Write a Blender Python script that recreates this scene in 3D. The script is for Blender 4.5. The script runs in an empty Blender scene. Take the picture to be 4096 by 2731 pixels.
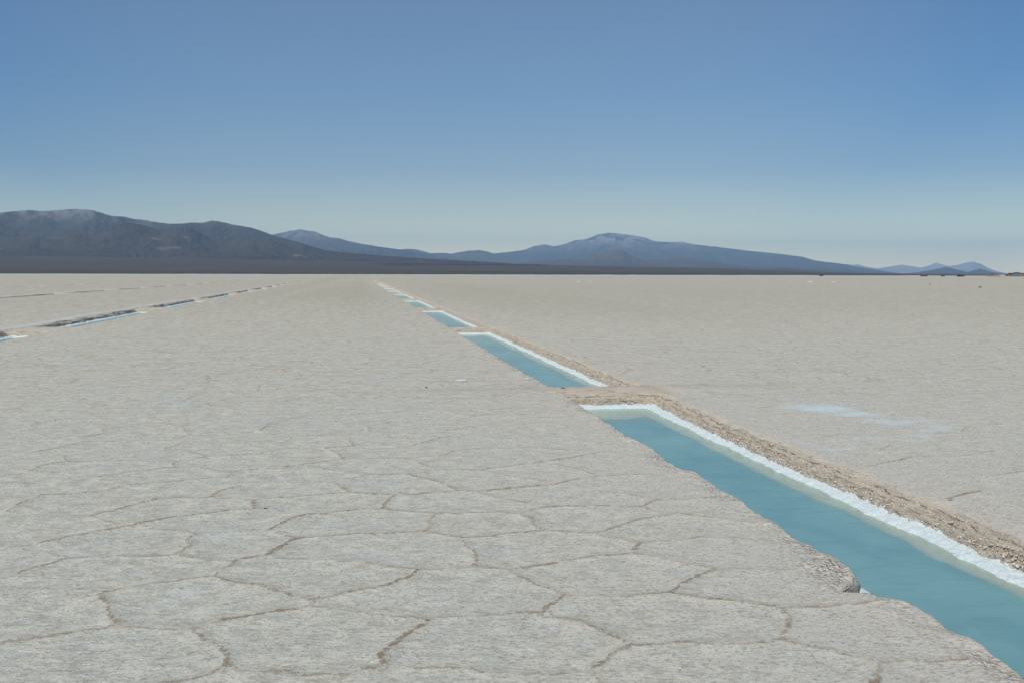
import bpy, math, random
import numpy as np
from mathutils import Vector, Matrix
random.seed(7)
R = math.radians
sc = bpy.context.scene
col = sc.collection
H = 1.8                                    # eye height above the salt, metres

# ------------------------------------------------------------------ camera
THETA = math.atan(608/3982.0); PITCH = math.atan(268/3982.0); ROLL = R(0.12)
fw = Vector((math.sin(THETA)*math.cos(PITCH), math.cos(THETA)*math.cos(PITCH), -math.sin(PITCH)))
rt = Vector((math.cos(THETA), -math.sin(THETA), 0)); up = rt.cross(fw)
c_, s_ = math.cos(ROLL), math.sin(ROLL)
rt2 = rt*c_ + up*s_; up2 = -rt*s_ + up*c_
cam = bpy.data.objects.new('camera', bpy.data.cameras.new('camera'))
col.objects.link(cam)
m = Matrix((rt2, up2, -fw)).transposed().to_4x4(); m.translation = (0, 0, H)
cam.matrix_world = m
cam.data.sensor_width = 36; cam.data.lens = 35.0
cam.data.clip_start = 0.1; cam.data.clip_end = 200000
sc.camera = cam

# ------------------------------------------------------------------ helpers
def tag(o, label=None, cat=None, group=None, kind=None):
    if label: o['label'] = label
    if cat: o['category'] = cat
    if group: o['group'] = group
    if kind: o['kind'] = kind
    return o

def mesh_obj(name, verts, faces, mat, parent=None, smooth=True, attrs=None):
    me = bpy.data.meshes.new(name)
    verts = np.asarray(verts, dtype=np.float32); faces = np.asarray(faces, dtype=np.int32)
    n, k = faces.shape
    me.vertices.add(len(verts)); me.vertices.foreach_set('co', verts.ravel())
    me.loops.add(n*k); me.loops.foreach_set('vertex_index', faces.ravel())
    me.polygons.add(n); me.polygons.foreach_set('loop_start', np.arange(0, n*k, k, dtype=np.int32))
    try: me.polygons.foreach_set('loop_total', np.full(n, k, dtype=np.int32))
    except Exception: pass
    me.update(calc_edges=True)
    if smooth: me.polygons.foreach_set('use_smooth', np.ones(n, dtype=bool))
    for a, v in (attrs or {}).items():
        at = me.attributes.new(a, 'FLOAT', 'POINT'); at.data.foreach_set('value', np.asarray(v, dtype=np.float32).ravel())
    me.materials.append(mat)
    me.validate()
    o = bpy.data.objects.new(name, me); col.objects.link(o)
    if parent: o.parent = parent
    return o

def grid_faces(ny, nx):
    i = np.arange(ny*nx).reshape(ny, nx)
    return np.stack([i[:-1, :-1], i[:-1, 1:], i[1:, 1:], i[1:, :-1]], -1).reshape(-1, 4)

def sm(a, b, x):
    t = np.clip((x-a)/(b-a), 0, 1); return t*t*(3-2*t)

def hsh(ix, iy, seed):
    h = (ix.astype(np.int64)*374761393 + iy.astype(np.int64)*668265263 + seed*974634777) & 0xffffffff
    h = ((h ^ (h >> 13))*1274126177) & 0xffffffff
    h = h ^ (h >> 16)
    return (h & 0xffffff)/float(0xffffff)*2-1

def vn(x, y, seed=0):
    x = np.asarray(x, dtype=np.float64); y = np.asarray(y, dtype=np.float64)
    x, y = np.broadcast_arrays(x, y)
    ix = np.floor(x); iy = np.floor(y); fx = x-ix; fy = y-iy
    fx = fx*fx*fx*(fx*(fx*6-15)+10); fy = fy*fy*fy*(fy*(fy*6-15)+10)
    ix = ix.astype(np.int64); iy = iy.astype(np.int64)
    a = hsh(ix, iy, seed); b = hsh(ix+1, iy, seed); c = hsh(ix, iy+1, seed); d = hsh(ix+1, iy+1, seed)
    return (a*(1-fx)+b*fx)*(1-fy) + (c*(1-fx)+d*fx)*fy

def fbm(x, y, octv=4, seed=0, gain=.5):
    s = 0; a = 1; t = 0
    for i in range(octv):
        s = s + a*vn(x*(2**i)+i*17.3, y*(2**i)-i*9.1, seed+i); t += a; a *= gain
    return s/t

# ------------------------------------------------------------------ node helper
class NT:
    def __init__(s, name):
        s.m = bpy.data.materials.new(name); s.m.use_nodes = True
        s.t = s.m.node_tree; s.t.nodes.clear(); s.out = s.n('ShaderNodeOutputMaterial')
    def n(s, ty, ins=None, **kw):
        nd = s.t.nodes.new(ty)
        for k, v in kw.items(): setattr(nd, k, v)
        for k, v in (ins or {}).items():
            sock = nd.inputs[k]
            if isinstance(v, bpy.types.NodeSocket): s.t.links.new(v, sock)
            else: sock.default_value = v
        return nd
    def math(s, op, a, b=0.0, clamp=False):
        nd = s.n('ShaderNodeMath', operation=op, use_clamp=clamp)
        for i, v in enumerate((a, b)):
            if isinstance(v, bpy.types.NodeSocket): s.t.links.new(v, nd.inputs[i])
            else: nd.inputs[i].default_value = v
        return nd.outputs[0]
    def mix(s, f, a, b, blend='MIX'):
        nd = s.n('ShaderNodeMix', data_type='RGBA', blend_type=blend)
        for i, v in ((0, f), (6, a), (7, b)):
            if isinstance(v, bpy.types.NodeSocket): s.t.links.new(v, nd.inputs[i])
            elif i == 0: nd.inputs[i].default_value = v
            else: nd.inputs[i].default_value = (*v, 1)
        return nd.outputs[2]
    def ss(s, x, a, b, lo=0.0, hi=1.0):
        nd = s.n('ShaderNodeMapRange', interpolation_type='SMOOTHSTEP')
        s.t.links.new(x, nd.inputs[0])
        for i, v in ((1, a), (2, b), (3, lo), (4, hi)): nd.inputs[i].default_value = v
        return nd.outputs[0]
    def noise(s, vec, scale, detail=4, rough=.55, dist=0.0, out='Fac'):
        nd = s.n('ShaderNodeTexNoise', ins={'Scale': scale, 'Detail': detail, 'Roughness': rough, 'Distortion': dist})
        s.t.links.new(vec, nd.inputs['Vector']); return nd.outputs[out]
    def map(s, vec, rot=(0, 0, 0), sc=(1, 1, 1), loc=(0, 0, 0)):
        nd = s.n('ShaderNodeMapping', ins={'Rotation': rot, 'Scale': sc, 'Location': loc})
        s.t.links.new(vec, nd.inputs['Vector']); return nd.outputs[0]
    def attr(s, name):
        return s.n('ShaderNodeAttribute', attribute_name=name).outputs['Fac']
    def bump(s, h, dist, strength=1.0, nrm=None):
        nd = s.n('ShaderNodeBump', ins={'Strength': strength, 'Distance': dist, 'Height': h})
        if nrm: s.t.links.new(nrm, nd.inputs['Normal'])
        return nd.outputs[0]
    def surf(s, sh): s.t.links.new(sh, s.out.inputs['Surface']); return s.m
    def pos(s): return s.n('ShaderNodeNewGeometry').outputs['Position']

def simple(name, rgb, rough=.6, var=.12, scale=8, metal=0.0, spec=.3):
    t = NT(name); tc = t.n('ShaderNodeTexCoord').outputs['Object']
    f = t.noise(tc, scale, 4)
    dk = tuple(c*(1-var) for c in rgb); lt = tuple(min(1, c*(1+var)) for c in rgb)
    c = t.mix(f, dk, lt)
    b = t.n('ShaderNodeBsdfPrincipled', ins={'Base Color': c, 'Roughness': rough, 'Metallic': metal, 'Specular IOR Level': spec})
    return t.surf(b.outputs[0])

# ------------------------------------------------------------------ layout of the brine pools
POOLY = [(-6.0, 14.62), (15.75, 33.25), (33.9, 53.3), (53.9, 73.4), (74.0, 95.2), (95.8, 114.6), (115.2, 134.0), (134.8, 154.0),
         (154.8, 174.), (174.8, 194.), (195., 214.), (215., 234.), (235., 254.), (255., 274.)]
# rows: left lip x, right lip x, drift per metre
ROWS = [(2.95, 4.50), (-10.40, -8.88), (-25.6, -24.1), (-43.5, -42.0)]
WZ = -0.20                                  # water level

lipY = [3.3, 4.0, 4.16, 4.38, 4.59, 4.84, 5.0, 5.05, 5.22, 5.29, 5.45, 5.58, 5.78, 5.95, 6.16, 6.21, 6.36, 6.7, 6.94, 7.34, 7.8, 8.18, 8.58, 8.8, 9.14, 9.68, 10.17, 10.6, 11.75, 13.2, 14.2, 15.0, 16]
lipX = [2.96, 2.935, 2.947, 2.972, 2.965, 2.984, 2.978, 2.88, 2.80, 2.70, 2.90, 2.93, 2.953, 2.952, 2.967, 2.91, 2.905, 2.952, 2.958, 2.974, 2.981, 2.99, 3.017, 2.925, 2.90, 2.951, 2.977, 2.922, 2.948, 2.962, 3.0, 3.07, 3.0]
rimY = [4.5, 5.88, 6.35, 6.8, 7.17, 7.43, 8.0, 8.57, 9.15, 9.77, 10.77, 11.75, 13.15, 14.6, 16]
rimX = [4.36, 4.33, 4.328, 4.377, 4.38, 4.328, 4.365, 4.356, 4.319, 4.304, 4.334, 4.319, 4.36, 4.41, 4.36]

def wob(y, which):
    n = .035*fbm(y*1.7, 3.3+which*11, 3, 40+which) + .02*vn(y*6.0, which*5.0, 50+which)
    if which == 0:
        tr = np.interp(y, lipY, lipX)-2.95; w = sm(3.0, 3.6, y)*(1-sm(15.0, 16, y))
        return tr*w*.9 + n*(.16*w + .8*(1-w)) + .012*(np.abs(vn(y*9, 7.7, 58))-.4)
    if which == 1:
        tr = np.interp(y, rimY, rimX)-4.35; w = sm(3.0, 5, y)*(1-sm(15.0, 16, y))
        return tr*w + n*(.45*w + 1.1*(1-w))
    return n*1.5

def warp(x, y):
    """ground coordinates -> world x, y (irregular lips, slight drift of the side rows)"""
    x0 = x
    x = x + wob(y, 0)*np.exp(-((x0-2.93)/.38)**2) + wob(y, 1)*np.exp(-((x0-4.42)/.38)**2)
    for i in (1, 2, 3):
        a, b = ROWS[i]
        x = x + wob(y, 2*i)*np.exp(-((x0-a)/.5)**2) + wob(y, 2*i+1)*np.exp(-((x0-b)/.5)**2)
    ye = np.clip(y, 0, 4000)
    x = x - .018*ye*sm(-6.2, -8.3, x0)
    yy = y
    for a, b in POOLY[:8]:
        for e in (a, b):
            yy = yy + .05*fbm(x0*2.2, e, 3, 60)*np.exp(-((y-e)/.4)**2)
    return x, yy

PR = (np.array([-9, 0, .05, .10, .165, .175, .185, .27, .45, 9]), np.array([0, 0, .018, .07, .19, .2, .22, .5, .62, .62]))
PL = (np.array([-9, 0, .02, .035, .05, .07, .1, 9]), np.array([0, 0, .03, .12, .24, .5, .62, .62]))
PE = (np.array([-9, -.3, -.1, 0, .05, .09, .13, .16, .3, 9]), np.array([0, 0, .012, .04, .10, .2, .25, .45, .62, .62]))

PS = (np.array([-9, -.2, -.08, 0, .05, .11, .16, .19, .3, 9]), np.array([0, 0, .012, .045, .10, .17, .205, .30, .55, .62]))
def depth_fn(x, y):
    D = np.zeros(np.broadcast(x, y).shape)
    for ri, (a, b) in enumerate(ROWS):
        pl = PL if ri == 0 else PS
        dl = np.interp(x-a, *pl); dr = np.interp(b-x, *PR)
        lat = np.minimum(dl, dr)
        for (y0, y1) in POOLY:
            if ri > 0 and y1 < 20: continue
            if ri > 0: y0 = y0+1.9
            e = np.minimum(np.interp(y-y0, *PE), np.interp(y1-y, *PE))
            D = np.maximum(D, np.minimum(lat, e))
    return D

# ------------------------------------------------------------------ ground mesh lines
def span(a, b, d): return list(np.arange(a, b-1e-6, d))
def geo(a, b, d0, r):
    o = []; x = a; d = d0
    while x < b: o.append(x); x += d; d *= r
    return o
xr = span(-6.5, 2.80, .024)+span(2.80, 2.90, .02)+span(2.90, 3.08, .0075)+span(3.08, 4.0, .06)+span(4.0, 4.22, .03)+span(4.22, 4.56, .01)+span(4.56, 6, .022)+span(6, 12.5, .045)+geo(12.5, 7000, .06, 1.045)+[7000]
def trench(a, b, d): return span(a-.4, a-.3, d*2)+span(a-.3, a+.5, d)+span(a+.5, b-.3, .2)+span(b-.3, b+.02, d)+span(b+.02, b+.2, d*2)
xl = list(-np.array(span(6.5+.06, 8.6, .07)))+trench(-10.40, -8.88, .025)+list(-np.array(geo(10.95, 23.8, .1, 1.05)))+trench(-25.6, -24.1, .05)+list(-np.array(geo(26.1, 41.7, .3, 1.08)))+trench(-43.5, -42.0, .06)+list(-np.array(geo(44.0, 7000, .5, 1.06)))+[-7000]
xs = np.array(sorted(set(np.round(xl+xr, 5))))
ys = span(-8, 2.6, .12); y = 2.6
while y < 18: ys.append(y); y += max(.016, y*.0024)
while y < 3000: ys.append(y); y += .0024*18*(y/18)**1.55
ys += [3000, 3060]
for a, b in POOLY[:10]:
    d = .02 if a < 40 else .04
    if b < 20: d = .015
    for e, sg in ((a, 1), (b, -1)):
        if e < 0: continue
        ys += [e + sg*k for k in (-.3, -.2, -.1)] + list(e + sg*np.arange(0, .32, d))
ys = np.array(sorted(ys)); ys = ys[np.concatenate([[True], np.diff(ys) > .006])]
X0, Y0 = np.meshgrid(xs, ys)
print('ground grid', X0.shape)

# cracks of the near salt, as polylines on the ground (metres), each with its strength
CR = """1:-2.631,7.888 -2.619,8.219 -2.542,8.464;0.5:-2.542,8.464 -2.312,8.468 -2.084,8.530 -1.997,8.713;1:-1.937,7.729 -1.832,7.813 -1.765,7.969 -1.624,8.200;0.4:-1.991,7.659 -1.844,7.524 -1.728,7.397 -1.649,7.314 -1.574,7.321;0.6:-1.991,7.659 -1.937,7.729;0.9:-2.125,6.887 -1.977,7.062 -1.840,7.161 -1.729,7.221 -1.645,7.296 -1.508,7.420 -1.332,7.564 -1.149,7.596 -0.996,7.673 -0.824,7.709;0.35:-2.361,6.897 -2.202,6.883 -2.125,6.887;0.8:-0.824,7.709 -0.848,8.031 -0.661,8.117 -0.588,8.061;0.9:-1.191,8.215 -1.157,8.398 -1.045,8.552;0.5:-1.624,8.200 -1.437,8.228 -1.191,8.215;0.4:-1.191,8.215 -0.981,8.095 -0.848,8.031;0.4:-1.574,7.321 -1.416,7.210 -1.297,7.158 -1.119,7.047;0.8:-1.119,7.047 -1.157,6.872 -1.123,6.711 -1.175,6.555;0.9:-2.037,6.209 -1.942,6.375 -1.860,6.499 -1.794,6.531;0.5:-1.794,6.531 -1.642,6.523 -1.495,6.544 -1.309,6.489 -1.175,6.555 -1.014,6.418 -0.810,6.319;0.4:-2.009,6.705 -1.921,6.634 -1.820,6.543;0.4:-1.119,7.047 -0.943,7.056 -0.645,7.047;0.9:-0.645,7.047 -0.611,7.146 -0.492,7.367;1:-0.455,6.787 -0.541,6.597 -0.599,6.428;0.9:-0.599,6.428 -0.702,6.372 -0.802,6.318 -0.808,6.184 -0.862,6.089 -0.881,6.016;0.7:-0.881,6.016 -1.017,5.975 -1.120,5.918 -1.247,5.889 -1.387,5.841 -1.450,5.794;0.8:-1.450,5.794 -1.410,5.657 -1.351,5.544 -1.280,5.298 -1.235,5.236;0.6:-1.235,5.236 -1.285,5.189 -1.426,5.156 -1.537,5.128 -1.621,5.098 -1.725,5.063 -1.762,5.002;0.7:-0.881,6.016 -0.721,5.883 -0.569,5.779 -0.452,5.637 -0.378,5.571;0.5:-1.227,5.198 -1.003,5.147 -0.867,5.136 -0.751,5.183;1:-0.751,5.183 -0.674,5.219 -0.554,5.278 -0.364,5.349;0.7:-0.867,5.136 -0.783,4.983 -0.706,4.864 -0.630,4.725 -0.599,4.614;0.7:-0.599,4.614 -0.679,4.510 -0.769,4.468 -0.831,4.452 -0.920,4.422;0.4:-0.599,4.614 -0.534,4.532 -0.394,4.504 -0.308,4.470;0.4:-2.106,6.133 -2.037,6.209;0.25:-2.060,5.996 -1.766,5.919 -1.461,5.840;0.2:-2.648,7.753 -2.328,7.707 -1.991,7.659;0.9:-0.611,7.146 -0.511,7.351 -0.419,7.479;0.8:-0.419,7.479 -0.290,7.473 -0.144,7.531 0.006,7.570 0.167,7.595;0.8:0.167,7.595 0.191,7.795 0.262,8.007;0.7:-0.687,8.075 -0.315,8.145 -0.094,8.198 0.108,8.099 0.258,8.045 0.461,8.048 0.809,8.141;0.6:-0.169,8.428 -0.094,8.198;0.5:0.731,8.324 0.809,8.141 0.952,8.120 1.011,7.923 1.188,7.739 1.318,7.612;0.6:1.035,8.108 1.255,8.175 1.529,8.210;0.6:0.167,7.595 0.334,7.482 0.471,7.414 0.638,7.378 0.846,7.376 1.038,7.381 1.169,7.302;0.7:1.169,7.302 1.283,7.407 1.444,7.487 1.594,7.486;0.7:1.169,7.302 1.239,7.099 1.229,6.935 1.265,6.788;0.5:0.524,7.355 0.495,7.206 0.501,7.040 0.427,6.858;0.7:-0.384,6.825 -0.251,6.839 -0.013,6.854 0.175,6.844 0.427,6.858 0.559,6.771 0.679,6.671;0.7:0.679,6.671 0.855,6.695 1.032,6.720 1.265,6.788 1.431,6.713;0.8:0.664,6.609 0.698,6.448 0.725,6.323 0.707,6.098 0.686,5.980;0.5:-0.598,6.989 -0.479,6.872 -0.384,6.825;0.9:-0.549,6.494 -0.519,6.624 -0.472,6.757 -0.384,6.825;0.5:-0.545,6.350 -0.309,6.287 -0.137,6.226 -0.037,6.206 0.116,6.089 0.229,6.020 0.348,5.977;1:0.347,5.964 0.297,5.870 0.151,5.686;0.6:0.348,5.977 0.569,5.971 0.686,5.980 0.796,5.938 0.904,5.883;0.7:0.151,5.686 0.072,5.662 -0.056,5.624 -0.172,5.541 -0.267,5.511;0.7:-0.490,5.676 -0.416,5.609 -0.309,5.528 -0.266,5.490 -0.260,5.426;0.8:-0.260,5.426 -0.339,5.355 -0.460,5.313;0.5:-0.302,5.411 -0.188,5.374 -0.066,5.275 0.091,5.212 0.195,5.168 0.342,5.108;0.6:0.342,5.108 0.453,5.101 0.616,5.087 0.786,5.111 0.942,5.118;0.9:0.341,5.089 0.282,4.977 0.233,4.886 0.180,4.800 0.123,4.709 0.086,4.635 0.084,4.559 0.105,4.496;0.6:0.105,4.496 -0.002,4.461 -0.080,4.422 -0.169,4.442 -0.320,4.479 -0.394,4.511;0.6:-0.080,4.422 -0.101,4.345 -0.121,4.278;0.5:0.105,4.496 0.252,4.452 0.364,4.428 0.504,4.393 0.698,4.350 0.921,4.303;0.7:0.904,5.883 1.028,5.930 1.157,5.992 1.283,6.015;0.5:0.904,5.883 0.922,5.754 1.003,5.573 1.089,5.445 1.136,5.361;0.8:1.127,5.318 1.016,5.218 0.944,5.088;0.4:0.940,5.069 1.009,5.010 1.063,4.974;0.6:1.225,7.354 1.392,7.473 1.544,7.494 1.833,7.452 2.167,7.392;0.7:2.167,7.392 2.269,7.497 2.360,7.594;0.5:1.961,7.976 2.136,7.832 2.294,7.648 2.360,7.594 2.539,7.600 2.700,7.613 2.959,7.599;0.5:2.178,7.361 2.219,7.231 2.253,7.087 2.336,7.134 2.497,7.033 2.641,6.897 2.780,6.765 2.927,6.708;0.6:2.253,7.087 2.116,7.049 1.942,6.941 1.762,6.786 1.624,6.668;0.5:1.624,6.668 1.429,6.713 1.283,6.786;0.5:1.564,6.677 1.695,6.525 1.838,6.407;0.5:1.850,6.390 2.010,6.398 2.283,6.423 2.549,6.417 2.687,6.316;0.8:1.850,6.390 1.771,6.231 1.739,6.075;0.7:0.984,5.897 1.129,5.969 1.326,6.036 1.505,6.109 1.743,6.103;0.6:1.744,6.103 1.869,5.999 2.002,5.856 2.147,5.741;0.8:2.127,5.731 1.986,5.624 1.873,5.493 1.778,5.367 1.729,5.329;0.6:1.729,5.329 1.607,5.336 1.496,5.330 1.349,5.319 1.235,5.324 1.136,5.328;0.8:1.136,5.328 1.016,5.218 0.930,5.090;0.7:1.729,5.329 1.806,5.274 1.892,5.207 2.018,5.156 2.135,5.086 2.219,5.032 2.235,4.938 2.206,4.825 2.138,4.705 2.060,4.575;0.4:2.147,5.741 2.276,5.723 2.423,5.688 2.662,5.680;0.6:2.060,4.575 1.972,4.536 1.814,4.543 1.635,4.578 1.511,4.587 1.306,4.601;0.7:1.003,5.011 1.101,4.940 1.173,4.855 1.233,4.731 1.296,4.610;0.8:1.292,4.595 1.197,4.495 1.124,4.421 1.036,4.329;0.4:0.725,4.339 0.865,4.318 1.007,4.305;0.5:1.026,4.287 1.034,4.177 1.033,4.082;0.6:2.252,4.976 2.354,4.981 2.457,4.997;0.5:2.060,4.575 2.117,4.498 2.191,4.446;0.7:2.085,4.528 2.180,4.439 2.240,4.366 2.298,4.294 2.372,4.222;0.8:2.364,4.208 2.306,4.113 2.227,4.001 2.168,3.914;0.5:2.372,4.222 2.445,4.219 2.520,4.261 2.623,4.200 2.785,4.184;0.5:2.341,4.983 2.444,4.989 2.672,5.008 2.869,5.032;0.8:4.634,7.246 4.896,7.414 5.127,7.524;0.9:-3.007,9.497 -2.956,9.758 -2.815,9.925 -2.787,9.985;0.4:-3.192,9.381 -2.979,9.407;0.9:-3.255,10.561 -3.125,10.688 -3.036,10.940 -2.879,11.155;0.9:-3.056,11.344 -2.982,11.460 -2.857,11.705;0.5:-2.857,11.705 -2.966,12.041 -2.753,12.204 -2.618,12.234;0.5:-2.787,9.985 -2.894,10.335 -2.668,10.372;0.8:-2.305,9.144 -2.223,9.244 -2.056,9.362 -1.957,9.406 -1.816,9.475 -1.713,9.521;0.8:-1.764,9.745 -1.701,9.519;0.7:-2.081,8.597 -2.014,8.786 -1.893,8.795 -1.600,8.883 -1.193,8.986;0.6:-2.538,8.449 -2.311,8.463 -2.081,8.597;0.4:-2.263,9.057 -2.005,8.836;0.5:-2.787,9.985 -2.250,9.942 -1.758,9.776 -1.583,9.913;0.7:-1.583,9.913 -1.468,10.011 -1.040,10.143 -0.812,10.363;0.9:-1.983,10.564 -1.871,10.854;0.5:-1.871,10.854 -1.563,10.851 -1.174,10.836 -0.924,10.963;0.9:-2.035,11.201 -1.882,11.393;0.5:-1.889,11.437 -2.081,12.014 -2.218,12.228 -1.927,12.390;0.4:-1.904,11.527 -1.252,11.571;0.9:-1.148,11.649 -1.060,12.270 -0.845,12.611;0.7:-3.840,12.306 -3.878,12.660 -3.671,12.787 -3.352,12.903;0.7:-4.990,16.219 -4.971,16.647 -4.464,16.941 -4.413,17.510 -4.034,17.971;0.6:-4.237,15.026 -4.118,15.614 -3.753,15.887 -3.507,16.451 -2.952,16.556 -2.717,18.119;0.6:-4.855,14.354 -4.761,14.812 -4.258,15.102;0.6:-4.292,14.084 -3.854,14.416 -3.495,14.781 -3.029,15.009 -2.569,15.405 -1.942,15.480;0.6:-4.596,13.579 -4.237,13.647 -3.935,13.665 -3.598,13.619 -3.370,13.770 -2.841,13.823;0.8:-2.790,14.137 -2.568,14.376 -2.384,14.489;0.6:-2.363,13.214 -2.212,13.429 -1.776,13.491 -1.394,13.688;0.5:-2.015,12.773 -1.557,12.988 -0.931,12.959;0.7:-1.706,10.308 -1.508,10.037;0.7:-1.167,9.207 -1.012,9.302 -0.735,9.352 -0.622,9.397;0.7:-1.167,9.207 -1.168,8.955;0.5:-1.374,9.353 -1.167,9.207;0.8:-3.018,8.981 -2.942,8.996;0.4:-3.873,11.417 -3.056,11.344;0.35:-2.879,11.155 -1.993,11.113;0.6:-3.199,12.882 -2.813,13.161 -2.363,13.214;0.8:-0.792,9.360 -0.682,9.405 -0.549,9.479 -0.344,9.608 -0.157,9.745;0.6:-0.158,9.779 -0.264,10.176 -0.356,10.336;0.9:-0.356,10.336 -0.064,10.484;0.6:-0.065,10.523 -0.120,10.851;0.8:-0.774,11.109 -0.643,11.177 -0.123,11.191 0.114,11.291;0.7:0.114,11.336 0.076,11.812 0.210,11.942 0.395,12.121;0.4:-0.064,10.484 0.273,10.437 0.573,10.418;0.8:0.573,10.418 0.753,10.729 1.004,10.947;0.8:0.856,11.188 1.078,11.432 1.323,11.658;0.4:1.323,11.658 1.790,11.673 2.122,11.830;0.4:0.114,11.291 0.856,11.188;0.6:-1.035,12.318 -0.873,12.561 -0.761,12.743 -0.138,12.736 0.131,12.871 0.505,12.997 1.163,13.027;0.7:1.143,12.122 1.433,12.486 1.919,12.510 2.405,12.501;0.5:1.157,12.967 1.374,12.528;0.6:-0.158,9.779 0.132,9.691 0.446,9.660 0.621,9.736 0.837,9.809 0.921,10.046 1.289,10.105 1.807,10.069 2.108,9.916;0.4:0.837,9.809 1.113,9.701 1.460,9.517;0.5:0.446,9.660 0.596,9.348 0.715,9.057;0.7:0.043,8.922 0.408,8.870 0.714,9.045 1.089,8.992 1.340,9.119 1.668,9.292 2.008,9.440;0.5:-0.547,9.448 -0.274,9.197 0.043,8.922 -0.056,8.797 -0.227,8.661 -0.094,8.217;0.5:-0.739,8.708 -0.419,8.662 -0.226,8.635;0.7:0.408,8.870 0.632,8.565 0.743,8.343 0.829,8.133;0.4:1.089,8.992 1.333,8.683 1.530,8.518 1.570,8.432;0.7:0.829,8.133 0.931,8.118 1.202,8.177 1.480,8.237 1.648,8.264 1.759,8.431;0.7:0.333,13.913 0.554,14.232 0.912,14.255;0.9:-0.282,13.730 -0.165,13.806;0.6:1.262,14.136 1.479,14.324 2.180,14.845;0.4:-1.274,15.231 -0.740,15.648 -0.166,15.656;0.5:-0.696,14.693 -0.176,14.849 0.581,14.902;0.6:1.653,12.960 2.012,13.121 2.351,13.112;0.5:1.652,10.771 2.079,10.797 2.271,10.684;0.4:1.179,10.879 1.652,10.771;0.7:1.534,9.215 1.775,9.341 2.087,9.530 2.381,9.697;0.6:1.366,8.203 1.668,8.313 1.917,8.490 2.320,8.598 2.510,8.571;0.5:1.816,9.176 2.010,8.903 2.077,8.689;0.4:2.247,10.520 2.542,10.356 2.906,10.469;0.8:4.511,8.519 4.842,8.716 5.120,8.868 5.429,9.058;0.5:5.429,9.058 5.681,8.989 6.026,9.043 6.477,9.302;0.8:5.274,12.650 5.657,12.919;0.7:4.919,11.872 5.471,12.137;0.6:6.887,13.972 7.301,14.236;0.4:6.988,14.870 7.578,15.430 8.084,15.175;0.6:7.874,14.158 8.391,14.594;0.7:8.942,15.441 9.656,15.643;0.7:8.975,14.603 9.415,14.997;0.7:5.607,8.075 6.008,8.218;0.6:6.106,8.537 5.919,8.202;0.5:7.994,16.820 8.798,17.175;0.7:9.143,16.897 9.491,17.084;0.6:10.531,16.948 11.096,17.162;0.7:8.862,17.903 9.386,18.225;0.8:9.949,18.152 10.303,18.458;0.5:6.391,10.372 6.826,10.447 7.260,10.915 7.729,10.951;0.6:4.963,10.223 5.332,10.430;0.6:8.858,12.351 9.408,12.958;0.8:4.619,7.221 4.879,7.388 5.094,7.476;0.5:5.246,9.401 5.545,9.737"""
segs = []
for part in CR.split(';'):
    s, pts = part.split(':'); p = [tuple(map(float, q.split(','))) for q in pts.split(' ')]
    for a, b in zip(p[:-1], p[1:]): segs.append((*a, *b, float(s)))
cd = np.full(X0.shape, .5); cs = np.zeros(X0.shape)
iy = np.where((ys > 2.5) & (ys < 24))[0]; ix = np.where((xs > -8.5) & (xs < 14))[0]
sy, sx = slice(iy[0], iy[-1]+1), slice(ix[0], ix[-1]+1)
qx, qy = warp(X0[sy, sx], Y0[sy, sx])
qx = qx + .03*fbm(qx*7, qy*7, 4, 5, .62); qy = qy + .045*fbm(qx*7, qy*7, 4, 9, .62)
sub_d = cd[sy, sx]; sub_s = cs[sy, sx]
ysub = ys[sy]; xsub = xs[sx]
for (ax, ay, bx, by, s) in segs:
    j0, j1 = np.searchsorted(ysub, [min(ay, by)-.25, max(ay, by)+.25]); i0, i1 = np.searchsorted(xsub, [min(ax, bx)-.3, max(ax, bx)+.3])
    if j1 <= j0 or i1 <= i0: continue
    px = qx[j0:j1, i0:i1]; py = qy[j0:j1, i0:i1]
    dx, dy = bx-ax, by-ay; L = dx*dx+dy*dy+1e-9
    t = np.clip(((px-ax)*dx+(py-ay)*dy)/L, 0, 1)
    d = np.hypot(px-ax-t*dx, py-ay-t*dy)
    sd = sub_d[j0:j1, i0:i1]; k = d < sd
    sd[k] = d[k]; sub_s[j0:j1, i0:i1][k] = s

D = depth_fn(X0, Y0)
X, Y = warp(X0, Y0)
dist = np.hypot(X, Y)
near = 1-sm(25, 60, Y)
# relief of the crust
Z = .006*fbm(X*1.1, Y*1.1, 3, 1) + .003*fbm(X*7, Y*7, 3, 2)*near
Z += .05*fbm(X*.03, Y*.03, 2, 3)*sm(60, 300, Y)
Z += .9*np.maximum(0, fbm(X*.05, Y*.01, 3, 4))*sm(1500, 2900, Y)*(X0 > -7000)
ridge = np.exp(-(cd/.028)**2)*cs; valley = np.exp(-(cd/.008)**2)*cs
Z += (.008*ridge - .005*valley)*near
Z += .012*np.exp(-(cd/.12)**2)*cs*near
# swollen lip of the near bank, lumpy lobes
lipd = np.abs(X0-2.9); lip = np.exp(-(lipd/.16)**2)*(X0 < 3.0)
Z += lip*(.007 + .016*fbm(X*5, Y*5, 3, 12))*near
Z += lip*.010*fbm(X*20, Y*20, 2, 13)*near + .014*np.exp(-(np.abs(X0-2.92)/.22)**2)*np.maximum(0, fbm(X*3, Y*2.4, 3, 14))*near
Z += .035*np.exp(-((X-2.82)/.13)**2 - ((Y-5.66)/.2)**2)*(1+.6*fbm(X*16, Y*16, 2, 15))
Z -= .045*np.exp(-((X-2.84)/.13)**2 - ((Y-5.27)/.06)**2)
# the walkway between the two nearest pools bulges a little
Z += .02*np.exp(-((Y-15.2)/.5)**2)*np.exp(-((X-3.7)/1.6)**2)
wall = np.clip(D/.05, 0, 1)
Z = Z*(1-.7*np.clip(D/.4, 0, 1)) - D
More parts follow.
